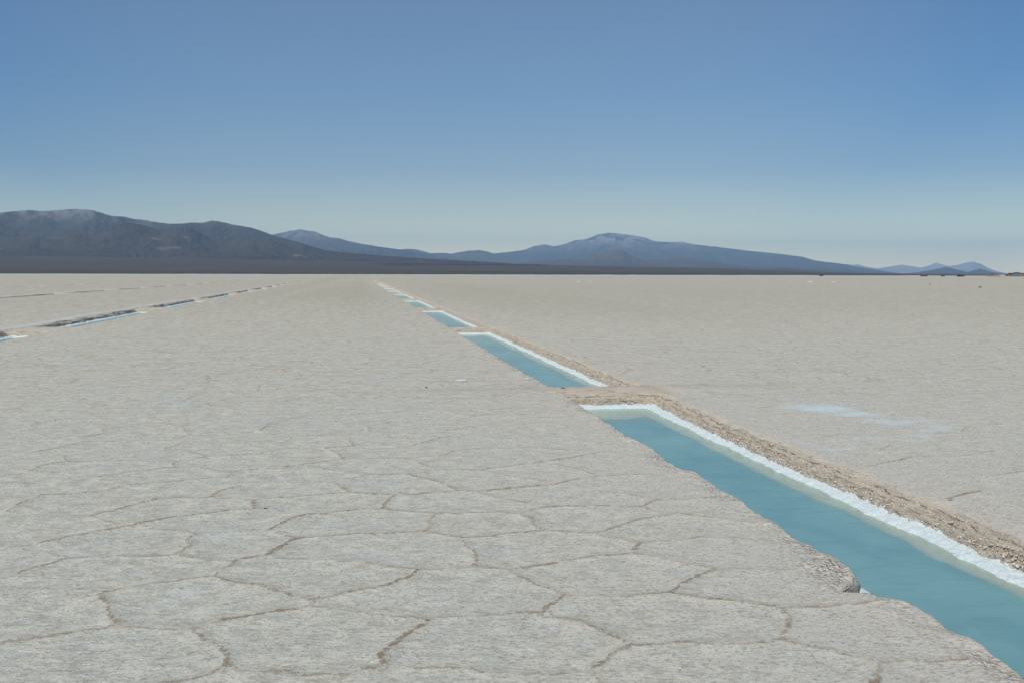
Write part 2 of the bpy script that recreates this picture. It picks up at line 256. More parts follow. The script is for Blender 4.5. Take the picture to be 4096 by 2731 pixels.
# knobbly strata on the banks
lay = fbm(Y*3.2, Z*34+.3*X, 3, 21)*.022 + fbm(Y*11+X*7, Z*18, 3, 22)*.016
lay = lay*wall*(D < .3)*near
X = X + lay*np.where(X0 < 3.7, np.where(X0 > 2, 1.2, 0), -1.0)*(np.abs(X0-3.7) < 1.0)
endm = wall*(D < .3)*near*np.exp(-((Y0-14.55)/.3)**2)*(np.abs(X0-3.7) < .62)
Y = Y - (fbm(X*3.2, Z*40, 3, 23)*.03 + fbm(X*12, Z*20, 3, 24)*.015)*endm
for e0, e1 in POOLY[1:5]:
    em = wall*(D < .3)*np.exp(-((Y0-e1+.05)/.3)**2)
    Y = Y - fbm(X*2.4, Z*40, 3, 25)*.05*em

lft = wall*(D < .35)*(X0 < -8)
X = X + lft*(fbm(Y*1.2, Z*25, 3, 26)*.10 + fbm(Y*4, Z*14, 2, 27)*.04)*(1-sm(120, 260, Y))
Z = Z + (X0 < -8)*(X0 > -60)*np.exp(-((D-.02)/.06)**2)*.05*fbm(X*3, Y*.8, 3, 28)*sm(0, .01, D+.0101*(np.abs(X0+10.45) < .7))

# colour masks
rb = sm(0, .04, D)
outR = (X0-4.45)/(.06+.05*fbm(Y*2.2, 1.5, 3, 31)); nearR = np.exp(-np.clip(outR, 0, 9)**2)*(X0 > 4.2)
outL = np.clip((2.95-X0)/.03, 0, 9); nearL = np.exp(-outL**2)*(X0 < 3.2)*(X0 > 2)*.45
inrow = np.zeros_like(X0)
for y0, y1 in POOLY: inrow = np.maximum(inrow, sm(y0-.15, y0, Y0)*(1-sm(y1, y1+.15, Y0)))
bank = np.maximum(rb, np.maximum(nearR, nearL)*inrow)
berm = np.zeros_like(X0)
for (a0, a1), (b0, b1) in zip(POOLY[:-1], POOLY[1:]):
    berm = np.maximum(berm, sm(a1-.1, a1, Y0)*(1-sm(b0, b0+.1, Y0)))
bank = np.maximum(bank, berm*sm(2.85, 3.1, X0)*(1-sm(4.55, 5.1, X0))*.95)
for ri in (1, 2, 3):
    a, b = ROWS[ri]
    bank = np.maximum(bank, berm*sm(a-.1, a+.1, X0)*(1-sm(b-.1, b+.2, X0))*(Y0 > 20)*.45)
# trodden dirt: across the first walkway, and wheel marks far out
dirt = 1.1*np.exp(-((Y-15.45-.05*fbm(X*.6, 2, 2, 33))/.30)**2)*(.55+.5*fbm(X*1.3, Y*3, 3, 34))*np.exp(-((X-4.0)/3.2)**2)
far = sm(25, 60, Y)
dirt += far*.75*np.clip(fbm(X*.09+2, Y*.004, 4, 35)+.25, 0, 1)*sm(5.5, 8, X0)*(1-sm(30, 90, X0))*(1-sm(150, 330, Y)*.6)
dirt += sm(40, 90, Y)*.6*np.clip(fbm(X*.35, Y*.006, 3, 36)+.45, 0, 1)*sm(-8.5, -7, X0)*(1-sm(.5, 2.2, X0))
dirt += .28*sm(30, 110, Y)*(.6+.5*fbm(X*.05, Y*.02, 3, 37))
dirt = np.clip(dirt, 0, 1)
# pale damp films of fresh salt
pale = np.zeros_like(X0)
wx = X + .25*fbm(X*2.5, Y*1.2, 3, 71); wy = Y + .45*fbm(X*2.0, Y*1.0, 3, 72)
for (cx, cy, rx, ry, s) in [(6.15, 12.7, .40, .40, 1), (6.35, 12.0, .38, .24, .9), (6.55, 11.35, .45, .18, .6), (6.75, 10.75, .32, .16, .45), (5.75, 10.15, .32, .12, .4), (6.3, 10.35, .3, .12, .4), (4.95, 9.7, .26, .09, .6), (4.7, 9.95, .2, .08, .4),
        (.9, 6.2, .2, .1, .35), (-.96, 5.6, .18, .12, .35), (-.88, 6.8, .18, .08, .4), (-1.83, 6.61, .14, .08, .3), (.49, 7.77, .2, .1, .3), (-2.41, 14.22, .2, .15, .6), (.08, 6.31, .25, .1, .3), (-.61, 4.81, .15, .06, .35), (1.3, 9.0, .2, .1, .3), (3.73, 14.6, .0001, .0001, 0)]:
    if s: pale = np.maximum(pale, s*(1 if cx > 4 else .55)*np.exp(-(((wx-cx)/rx)**2+((wy-cy)/ry)**2)**1.5))
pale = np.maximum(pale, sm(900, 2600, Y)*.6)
for ri in (2, 3):
    a, b = ROWS[ri]; pale = np.maximum(pale, .8*np.exp(-((X0-a+.25)/.35)**2)*(D < .01))
pale = np.maximum(pale, .5*np.exp(-((X0+10.45+.45)/.2)**2)*(D < .01))
warm = np.exp(-np.clip(2.95-X, 0, 99)/1.3)*(X0 < 3.2)*(.75+.4*fbm(X*1.3, Y*1.1, 3, 61)) + np.exp(-np.clip(X-4.5, 0, 99)/1.8)*(X0 > 4.2)*(.8+.4*fbm(X*1.3, Y*.9, 3, 62))
warm = np.clip(warm*(1-sm(18, 60, Y)*.7) + .25*sm(-1, 8, X), 0, 1)
lipa = np.clip((np.exp(-(np.clip(2.95-X0, 0, 9)/.16)**2)*(X0 < 3.2)*(X0 > 1.5))*(.55+.9*fbm(X*2.2, Y*1.8, 3, 63)) + np.exp(-((X-2.80)/.17)**2-((Y-5.62)/.25)**2), 0, 1)*(1-sm(18, 30, Y))
tr = sm(2.5, 3.2, Y0)*(1-.85*sm(10, 17, Y)-.15*sm(17, 18, Y))*(1-sm(9.5, 11, X0))*sm(-7.5, -6.2, X0)

# ------------------------------------------------------------------ salt ground material
t = NT('salt_crust_ground'); P = t.pos()
sep = t.n('ShaderNodeSeparateXYZ', ins={0: P})
flat = t.n('ShaderNodeCombineXYZ', ins={0: sep.outputs[0], 1: sep.outputs[1]}).outputs[0]
wcol = t.noise(flat, 3.0, 4, .6, out='Color')
warped = t.n('ShaderNodeVectorMath', operation='MULTIPLY_ADD', ins={0: wcol, 1: (.28, .28, 0), 2: flat}).outputs[0]
wst = t.map(warped, sc=(.72, 1.45, 1))
vor = t.n('ShaderNodeTexVoronoi', ins={'Scale': 1.2, 'Vector': wst}, feature='DISTANCE_TO_EDGE', voronoi_dimensions='2D').outputs['Distance']
vor2 = t.n('ShaderNodeTexVoronoi', ins={'Scale': .6, 'Vector': wst}, feature='DISTANCE_TO_EDGE', voronoi_dimensions='2D').outputs['Distance']
trA = t.attr('tr'); cdA = t.attr('cd'); csA = t.math('POWER', t.attr('cs'), .85)
brk = t.noise(flat, 2.1, 3, .6)
fine = t.noise(flat, 26, 5, .7)
wob_n = t.math('ADD', t.math('MULTIPLY', t.math('SUBTRACT', fine, .5), .085), t.math('MULTIPLY', t.math('SUBTRACT', t.noise(flat, 75, 3, .6), .5), .04))
# procedural cracks (metres from edge)
vd = t.math('ADD', t.math('MULTIPLY', vor, .8), wob_n)
farA = t.ss(sep.outputs[1], 9, 45)
vd = t.math('DIVIDE', vd, t.math('ADD', 1.0, t.math('MULTIPLY', farA, 1.8)))
vcore = t.math('MULTIPLY', t.ss(vd, .002, .028, 1, 0), t.ss(t.noise(flat, 2.6, 4, .65), .38, .57, .15, 1))
vd2 = t.math('ADD', t.math('MULTIPLY', vor2, 1.6), wob_n)
vd2 = t.math('DIVIDE', vd2, t.math('ADD', 1.0, t.math('MULTIPLY', farA, 1.0)))
vcore = t.math('MAXIMUM', vcore, t.math('MULTIPLY', t.ss(vd2, .002, .03, 1, 0), t.ss(brk, .38, .6, 1, .2)))
halo_v = t.ss(vd, .0, .10, 1, 0)
td = t.math('ADD', cdA, wob_n)
tcore = t.math('MULTIPLY', t.math('MULTIPLY', t.ss(td, .002, .019, 1, 0), csA), t.math('MULTIPLY', t.ss(t.noise(flat, 11, 4, .65), .34, .54, .45, 1.15), t.ss(t.noise(flat, 2.7, 3, .6), .34, .56, .6, 1.1)))
halo_t = t.math('MULTIPLY', t.ss(td, .0, .06, 1, 0), csA)
inv = t.math('SUBTRACT', 1.0, trA)
core = t.math('ADD', t.math('MULTIPLY', tcore, trA), t.math('MULTIPLY', t.math('MULTIPLY', vcore, .62), inv), clamp=True)
halo = t.math('ADD', t.math('MULTIPLY', halo_t, trA), t.math('MULTIPLY', halo_v, inv), clamp=True)
# base crust colours
big = t.noise(flat, .55, 4, .55); mid = t.noise(flat, 5.5, 5, .6)
streak = t.noise(t.map(flat, rot=(0, 0, R(28)), sc=(34, 52, 1)), 1.0, 5, .66, .6)
streak2 = t.noise(t.map(flat, rot=(0, 0, R(20)), sc=(82, 110, 1)), 1.0, 4, .65, .4)
streak3 = t.noise(t.map(flat, rot=(0, 0, R(24)), sc=(9, 17, 1)), 1.0, 5, .68, .6)
base = t.mix(t.ss(mid, .35, .65), (.725, .695, .575), (.560, .547, .465))
base = t.mix(t.math('MULTIPLY', t.ss(big, .45, .65), .5), base, (.59, .605, .535))
base = t.mix(t.math('MULTIPLY', t.ss(streak, .515, .64), .72), base, (.35, .315, .24))
base = t.mix(t.math('MULTIPLY', t.ss(streak2, .53, .66), .6), base, (.30, .27, .21))
base = t.mix(t.math('MULTIPLY', t.ss(streak, .47, .34), .6), base, (.78, .775, .70))
base = t.mix(t.math('MULTIPLY', t.ss(streak3, .52, .64), .5), base, (.40, .355, .27))
base = t.mix(t.math('MULTIPLY', t.ss(streak3, .47, .36), .45), base, (.77, .755, .68))
fl = t.noise(t.map(flat, sc=(3.2, 2.4, 1)), 1.0, 6, .72, .3)
base = t.mix(t.math('MULTIPLY', t.math('MULTIPLY', t.ss(fl, .50, .62), farA), .55), base, (.40, .36, .255))
fl2 = t.noise(t.map(flat, sc=(2.6, .42, 1)), 1.0, 5, .7, .2)
farB = t.ss(sep.outputs[1], 22, 75)
base = t.mix(t.math('MULTIPLY', t.math('MULTIPLY', t.ss(fl2, .50, .60), farB), .75), base, (.40, .35, .24))
base = t.mix(t.math('MULTIPLY', t.math('MULTIPLY', t.ss(fl2, .47, .38), farB), .6), base, (.76, .74, .66))
base = t.mix(t.math('MULTIPLY', t.math('MULTIPLY', t.ss(fl, .46, .36), farA), .5), base, (.76, .76, .70))
spot = t.noise(flat, 14, 3, .5)
base = t.mix(t.math('MULTIPLY', t.ss(spot, .66, .74), .5), base, (.26, .21, .16))
base = t.mix(t.math('MULTIPLY', t.attr('warm'), .6), base, t.mix(t.ss(streak, .5, .62), (.70, .64, .55), (.42, .35, .27)))
lipA = t.attr('lipa')
lv_ = t.n('ShaderNodeTexVoronoi', ins={'Scale': 44.0, 'Vector': P, 'Smoothness': .4}, feature='SMOOTH_F1').outputs['Distance']
base = t.mix(t.math('MULTIPLY', t.math('MULTIPLY', t.math('MULTIPLY', t.ss(lv_, .42, .62), lipA), t.ss(t.noise(flat, 5, 4, .6), .42, .58)), .7), base, (.34, .27, .20))
base = t.mix(t.math('MULTIPLY', t.math('MULTIPLY', t.ss(lv_, .35, .1), lipA), .5), base, (.76, .71, .62))
# halo: creamy swollen ridge, brown along the core
base = t.mix(t.math('MULTIPLY', halo, .6), base, (.64, .57, .43))
ytint = t.math('MULTIPLY', t.ss(t.noise(flat, 6, 3), .40, .60), halo)
base = t.mix(t.math('MULTIPLY', ytint, .35), base, (.80, .80, .74))
base = t.mix(t.math('MULTIPLY', core, .9), base, (.33, .245, .155))
def contour(sx_, sy_, loc, w):
    n_ = t.noise(t.map(flat, rot=(0, 0, R(-4)), sc=(sx_, sy_, 1), loc=(loc, loc*.7, 0)), 1.0, 5, .62)
    a_ = t.math('DIVIDE', t.math('ABSOLUTE', t.math('SUBTRACT', n_, .5)), t.math('ADD', 1.0, t.math('MULTIPLY', farB, 2.2)))
    return t.math('MULTIPLY', t.ss(a_, w*.2, w, 1, 0), t.ss(t.noise(t.map(flat, loc=(loc, 0, 0)), 1.1, 4, .65), .43, .56))
lines = t.math('MAXIMUM', contour(.55, 1.5, 3.0, .012), contour(.42, 1.15, 17.0, .011))
lines = t.math('MULTIPLY', lines, t.ss(sep.outputs[1], 8.5, 17))
base = t.mix(t.math('MULTIPLY', t.math('MULTIPLY', lines, t.math('SUBTRACT', 1.0, t.attr('bank'))), .55), base, (.33, .275, .185))
crumb = t.math('MULTIPLY', t.math('MULTIPLY', halo, t.ss(t.noise(flat, 48, 3, .6), .55, .66)), t.ss(brk, .40, .6))
base = t.mix(t.math('MULTIPLY', crumb, .7), base, (.30, .225, .15))
dirtA = t.attr('dirt')
dn = t.math('MULTIPLY', dirtA, t.ss(t.noise(flat, 1.7, 6, .7), .30, .62, .35, 1.0))
base = t.mix(dn, base, (.45, .405, .295))
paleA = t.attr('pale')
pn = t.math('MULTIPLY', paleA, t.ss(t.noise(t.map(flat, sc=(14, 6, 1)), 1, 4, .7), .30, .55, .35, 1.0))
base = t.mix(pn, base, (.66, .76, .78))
# banks: tan, layered, crusted with white crystals toward the water
bA = t.attr('bank')
lv = t.map(P, sc=(2.5, 2.5, 26))
lay_n = t.noise(lv, 1.0, 6, .65, .6)
pit = t.noise(P, 42, 5, .7)
tan = t.mix(t.ss(lay_n, .3, .7), (.76, .645, .50), (.63, .525, .405))
tan = t.mix(t.math('MULTIPLY', t.ss(pit, .55, .66), .7), tan, (.25, .19, .135))
tan = t.mix(t.math('MULTIPLY', t.ss(pit, .44, .34), .6), tan, (.80, .74, .65))
ledge = t.ss(t.noise(t.map(P, sc=(5, 5, 60)), 1.0, 4, .6), .56, .66)
tan = t.mix(t.math('MULTIPLY', ledge, .25), tan, (.24, .18, .13))
lz = t.math('ADD', sep.outputs[2], t.math('MULTIPLY', t.math('SUBTRACT', t.noise(flat, 3.5, 4, .6), .5), .07))
ck = t.ss(t.math('ABSOLUTE', t.math('ADD', lz, .038)), .001, .006, 1, 0)
ck2 = t.ss(t.math('ABSOLUTE', t.math('ADD', lz, .085)), .002, .008, 1, 0)
ck = t.math('MULTIPLY', t.math('MAXIMUM', ck, t.math('MULTIPLY', ck2, .5)), t.ss(t.noise(flat, 4.3, 5, .7), .47, .58))
lowz = t.ss(sep.outputs[2], -.07, -.15)
grit = t.ss(t.noise(P, 38, 4, .7), .50, .60)
tan = t.mix(t.math('MULTIPLY', t.math('MULTIPLY', grit, lowz), .65), tan, (.20, .155, .12))
tan = t.mix(t.math('MULTIPLY', ck, .7), tan, (.12, .08, .06))
cryst = t.math('MULTIPLY', t.ss(sep.outputs[2], -.09, -.19), t.ss(t.noise(P, 32, 3, .6), .50, .60))
tan = t.mix(cryst, tan, (.74, .72, .68))
bed = t.ss(sep.outputs[2], -.24, -.3)
tan = t.mix(bed, tan, (.55, .62, .60))
base = t.mix(t.math('MULTIPLY', bA, t.ss(t.noise(flat, 18, 4, .6), .25, .5, .7, 1.0)), base, tan)
# relief
h = t.math('ADD', t.math('MULTIPLY', streak, .42), t.math('MULTIPLY', streak3, .7))
h = t.math('ADD', h, t.math('MULTIPLY', streak2, .25))
h = t.math('ADD', h, t.math('MULTIPLY', mid, .5))
h = t.math('ADD', h, t.math('MULTIPLY', halo, .25))
h = t.math('SUBTRACT', h, t.math('MULTIPLY', core, .3))
h = t.math('SUBTRACT', h, t.math('MULTIPLY', t.math('MULTIPLY', lv_, lipA), 1.6))
hb = t.math('ADD', t.math('MULTIPLY', pit, -1.3), t.math('MULTIPLY', lay_n, 1.8))
hb = t.math('SUBTRACT', hb, t.math('MULTIPLY', ledge, .7)); hb = t.math('SUBTRACT', hb, t.math('MULTIPLY', ck, 1.2))
hm = t.n('ShaderNodeMix', data_type='FLOAT', ins={0: bA, 2: h, 3: hb}).outputs[0]
nb = t.bump(hm, .024, .85)
b = t.n('ShaderNodeBsdfPrincipled', ins={'Base Color': base, 'Roughness': .85, 'Specular IOR Level': .25, 'Normal': nb})
M_SALT = t.surf(b.outputs[0])

V = np.stack([X, Y, Z], -1).reshape(-1, 3)
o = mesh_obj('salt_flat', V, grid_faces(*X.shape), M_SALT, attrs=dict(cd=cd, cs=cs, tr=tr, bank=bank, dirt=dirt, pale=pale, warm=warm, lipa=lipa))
tag(o, kind='structure')
del V, X, Y, Z, D, cd, cs, bank, dirt, pale, tr

# ------------------------------------------------------------------ brine water
t = NT('brine'); P = t.pos()
depth_reflect = t.attr('depth_reflect')
w1 = t.noise(t.map(P, rot=(0, 0, R(-12)), sc=(2.2, 9, 1)), 1.0, 4, .6, .4)
w2 = t.noise(t.map(P, rot=(0, 0, R(8)), sc=(9, 30, 1)), 1.0, 3, .6)
cl = t.noise(t.map(P, sc=(1.2, .5, 1)), 1.0, 4, .6)
body = t.mix(t.ss(cl, .35, .65), (.175, .355, .375), (.22, .415, .42))
body = t.mix(t.math('MULTIPLY', t.ss(w1, .5, .7), .35), body, (.155, .31, .345))
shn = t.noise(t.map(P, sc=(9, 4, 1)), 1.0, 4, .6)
body = t.mix(t.ss(depth_reflect, .40, .82), t.mix(shn, (.43, .49, .43), (.60, .62, .55)), body)  # pale edge: shallow shelf, with the banks' reflection painted into the body colour
nb = t.bump(t.math('ADD', t.math('MULTIPLY', w1, .7), t.math('MULTIPLY', w2, .3)),   .012, .4)
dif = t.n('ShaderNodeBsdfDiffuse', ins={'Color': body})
tra = t.n('ShaderNodeBsdfTransparent', ins={'Color': (.80, .93, .88, 1)})
mx = t.n('ShaderNodeMixShader', ins={0: t.n('ShaderNodeMapRange', ins={0: depth_reflect, 1: 0.0, 2: 1.0, 3: .25, 4: .98}).outputs[0], 1: tra.outputs[0], 2: dif.outputs[0]})
gl = t.n('ShaderNodeBsdfGlossy', ins={'Roughness': .02, 'Color': (1, 1, 1, 1), 'Normal': nb})
fr = t.n('ShaderNodeFresnel', ins={'IOR': 1.42, 'Normal': nb})
fin = t.n('ShaderNodeMixShader', ins={0: t.math('MULTIPLY', fr.outputs[0], .5), 1: mx.outputs[0], 2: gl.outputs[0]})
M_WATER = t.surf(fin.outputs[0])

# white salt of the rims
t = NT('fresh_salt'); P = t.pos()
g = t.noise(P, 70, 4, .7); g2 = t.noise(P, 18, 4, .6)
sepz = t.n('ShaderNodeSeparateXYZ', ins={0: P}).outputs[2]
c = t.mix(t.ss(g, .3, .7), (.70, .79, .785), (.85, .925, .91))
c = t.mix(t.ss(sepz, -.198, -.25), c, (.60, .74, .70))
nb = t.bump(t.math('ADD', g, t.math('MULTIPLY', g2, 1.5)), .012, .8)
b = t.n('ShaderNodeBsdfPrincipled', ins={'Base Color': c, 'Roughness': .6, 'Specular IOR Level': .4, 'Normal': nb})
M_RIM = t.surf(b.outputs[0])

def ylines(y0, y1):
    e = .02 if y0 < 40 else .05
    L = list(np.arange(y0, y0+.5, e)) + [v for v in ys if y0+.5 < v < y1-.6] + list(np.arange(y1-.6, y1, e)) + [y1]
    L = np.array(sorted(L)); mind = .012 if y0 < 20 else (.03 if y0 < 60 else .1)
    keep = [L[0]]
    for v in L[1:]:
        if v-keep[-1] >= mind or v > y1-.6: keep.append(v)
    return np.array(keep)

def pool(ri, pi, rimlab, cat='salt crust', group=None, make_rim=True):
    a, b = ROWS[ri]; y0, y1 = POOLY[pi]
    if ri > 0: y0 = y0+1.9
    yl = ylines(y0, y1)
    if y0 < 0: yl = yl[yl > -5.8]
    if make_rim:
        xa, xb = (a+.03 if ri == 0 else a+.13), b-.15
        n = .010 if pi == 0 and ri == 0 else .02
        xs_ = np.concatenate([np.arange(xa, xa+.18, n*1.2), np.arange(xa+.18, xb-.42, .08), np.arange(xb-.42, xb, n), [xb]])
        gx, gy = np.meshgrid(xs_, yl)
        wx, wy = warp(gx, gy)
        nw = .035*fbm(wx*.8, wy*1.4, 3, 80) + .040*fbm(wx*1.3, wy*4.5, 3, 81) + .022*fbm(wx*3, wy*13, 3, 84) + .030 + .03*np.maximum(0, vn(wx*1.1, wy*.9, 86))
        dR = (xb-gx) + nw; dLf = (gx-xa) + nw*.8 + (.10 if ri == 0 else -.02); dF = (y1-.09-gy)*1.1 + nw; dN = (gy-y0-.09)*.9 + nw
        d = np.minimum(np.minimum(dR, dLf), np.minimum(dF, dN))
        z = np.interp(d, [-.2, 0, .03, .09, .135, .155, .172, .20, .35, .40, .5], [-.145, -.15, -.165, -.172, -.183, -.193, -.214, -.235, -.265, -.36, -.5])
        sp = np.interp(d, [0, .17, .25], [1, 1, .3])
        z = z + sp*(.012*fbm(wx*16, wy*16, 3, 82) + .007*vn(wx*45, wy*45, 83))
        z = np.where(z < -.45, -.5, z)
        o = mesh_obj('salt_crust', np.stack([wx, wy, z], -1).reshape(-1, 3), grid_faces(*gx.shape), M_RIM)
        tag(o, rimlab, cat, group)
    # water sheet, just below the rim tops
    gx, gy = np.meshgrid(np.concatenate([np.linspace(a, a+.15, 5), np.linspace(a+.2, b-.62, 8), np.linspace(b-.58, b-.12, 30)]), yl[::2] if len(yl) % 2 else np.append(yl[::2], yl[-1]))
    wx, wy = warp(gx, gy)
    k = .5 if ri == 0 else .35
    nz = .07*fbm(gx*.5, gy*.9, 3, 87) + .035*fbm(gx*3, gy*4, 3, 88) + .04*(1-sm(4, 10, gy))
    dd = np.minimum(np.interp(b-.15-.16-gx+nz, [0, .05, .16, .21, .34], [.1, .35, .6, .88, 1]), np.interp(y1-.09-.24-gy+nz*1.2+.12*vn(gx*2.5, 0*gy, 89), [0, .1, .8, .9, 1.15], [.1, .35, .6, .92, 1]))  # pale band widened at far end and right to stand in for wall reflections
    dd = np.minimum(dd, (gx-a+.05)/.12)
    depth_reflect = np.clip(dd + .16*fbm(wx*2, wy*3.5, 3, 85)*(dd > .02), 0, 1)
    w = mesh_obj('water', np.stack([wx, wy, np.full_like(wx, WZ)], -1).reshape(-1, 3), grid_faces(*gx.shape), M_WATER, attrs=dict(depth_reflect=depth_reflect))
    tag(w, kind='structure')

ordn = ['nearest', 'second', 'third', 'fourth', 'fifth', 'sixth', 'seventh', 'eighth', 'ninth', 'tenth']
for i in range(10):
    if i == 0: lab = 'broad white salt crust round the big turquoise pool in the foreground'
    elif i == 1: lab = 'white salt crust round the blue pool just beyond the brown walkway'
    else: lab = 'white salt crust of the %s pool from the camera in the main row' % ordn[i]
    pool(0, i, lab, group='salt crusts of the main row of pools')
for i in range(1, 8):
    pool(1, i, 'white salt crust of the %s pool from the camera in the left row' % ordn[i-1], group='salt crusts of the left row of pools')

# ------------------------------------------------------------------ far terrain
def far_mat(name, lo, hi, zlo, zhi, snow=None, sc_=1.0, streaky=0.0):
    t = NT(name); P = t.pos(); z = t.n('ShaderNodeSeparateXYZ', ins={0: P}).outputs[2]
    n1 = t.noise(P, .0007*sc_, 6, .6); n2 = t.noise(P, .004*sc_, 6, .65); n3 = t.noise(t.map(P, sc=(.0006*sc_, .003*sc_, .01)), 1, 5, .6)
    f = t.math('ADD', t.ss(z, zlo, zhi), t.math('MULTIPLY', t.math('SUBTRACT', n1, .5), .9), clamp=True)
    c = t.mix(f, lo, hi)
    c = t.mix(t.math('MULTIPLY', t.ss(n2, .5, .68), .45), c, tuple(v*.55 for v in lo))
    c = t.mix(t.math('MULTIPLY', t.ss(n3, .60, .70), .35+streaky), c, (.27, .235, .20))
    if snow:
        s = t.math('MULTIPLY', t.ss(t.math('ADD', z, t.math('MULTIPLY', t.math('SUBTRACT', n2, .5), snow[1])), snow[0], snow[0]+snow[1]), t.ss(t.noise(P, .003, 5, .7), .38, .60))
        c = t.mix(t.math('MULTIPLY', s, snow[2]), c, (.55, .56, .58))
    nb = t.bump(n2, 120.0, .9)
    b = t.n('ShaderNodeBsdfPrincipled', ins={'Base Color': c, 'Roughness': 1.0, 'Specular IOR Level': 0.0, 'Normal': nb})
    return t.surf(b.outputs[0])

RG = {'L1':'-27.691,2.187 -23.783,2.781 -20.621,3.005 -18.401,3.066 -17.714,3.162 -17.032,3.234 -16.544,3.204 -15.778,3.255 -15.276,3.343 -14.641,3.364 -14.061,3.317 -13.625,3.197 -13.199,3.051 -12.458,3.012 -12.011,2.899 -11.497,2.859 -10.892,2.748 -10.141,2.682 -9.678,2.690 -9.134,2.761 -8.444,2.766 -8.010,2.902 -7.498,2.829 -6.799,2.670 -5.840,2.519 -5.211,2.293 -4.660,2.091 -3.574,1.811 -1.928,1.334 0.158,0.782 2.270,0.293 5.118,0.014',
'L2':'-7.352,1.293 -6.013,1.718 -4.808,2.145 -3.908,2.377 -3.265,2.482 -2.854,2.403 -2.524,2.378 -2.112,2.201 -1.630,2.037 -1.130,1.999 -0.644,1.849 0.207,1.679 1.133,1.536 2.361,1.372 3.694,1.151 5.834,0.802 7.984,0.378',
'LF':'-25.834,1.069 -21.751,1.314 -19.123,1.480 -18.442,1.643 -17.462,1.915 -17.021,1.949 -16.537,1.739 -15.980,1.852 -15.010,2.064 -14.144,1.909 -13.340,2.291 -12.465,2.704 -11.716,2.626 -11.278,2.501 -10.736,2.309 -9.927,2.471 -9.101,2.457 -8.547,2.140 -7.727,1.769 -6.973,1.777 -6.010,1.944 -5.217,1.892 -4.244,1.693 -3.029,1.536 -1.803,1.307 -0.539,1.174 1.285,1.041 3.693,0.880 6.550,0.732 8.916,0.594 12.284,0.386 15.133,0.177',
'M':'-0.544,0.497 1.201,1.140 1.852,1.327 2.645,1.430 3.226,1.391 4.022,1.180 4.749,1.212 5.191,1.156 5.777,1.272 6.292,1.345 6.865,1.368 7.309,1.277 7.825,1.092 8.915,0.852 10.378,0.740 12.998,0.387 15.134,0.106',
'R':'5.834,0.802 7.682,1.192 8.771,1.300 9.358,1.388 9.945,1.610 10.532,1.704 11.104,1.597 11.690,1.719 12.203,1.925 12.929,2.010 13.582,2.265 14.305,2.369 15.226,2.262 16.201,2.104 16.667,1.919 17.187,1.833 18.402,1.830 19.126,1.673 20.328,1.543 21.998,1.328 23.632,1.157 24.886,0.988 25.497,0.795 26.114,0.698 26.779,0.636 27.621,0.479 29.292,0.196 30.544,0.025',
'RF':'7.266,0.491 9.418,0.667 11.037,0.798 11.937,0.914 12.738,0.858 13.220,1.157 14.059,1.186 14.597,1.427 15.022,1.370 15.507,1.035 16.045,0.860 17.423,0.831 18.134,0.972 18.734,0.944 19.734,0.760 20.617,0.648 22.082,0.466 24.102,0.370 26.085,0.261 28.664,0.101',
'FR':'24.108,0.053 25.940,0.316 26.536,0.480 27.142,0.601 27.504,0.540 27.798,0.573 28.223,0.438 28.759,0.350 29.399,0.444 29.984,0.557 30.445,0.476 30.965,0.396 31.366,0.502 31.667,0.659 31.985,0.553 32.265,0.474 32.708,0.532 33.098,0.655 33.428,0.713 33.821,0.589 34.203,0.368 34.533,0.226 35.023,0.111 37.008,0.013',
'FN':'29.297,0.022 30.566,0.131 31.422,0.258 32.206,0.435 32.835,0.265 33.219,0.173 33.792,0.362 34.266,0.213 34.757,0.111 35.884,0.010'}
RG = {k: np.array([tuple(map(float, q.split(','))) for q in v.split(' ')]) for k, v in RG.items()}

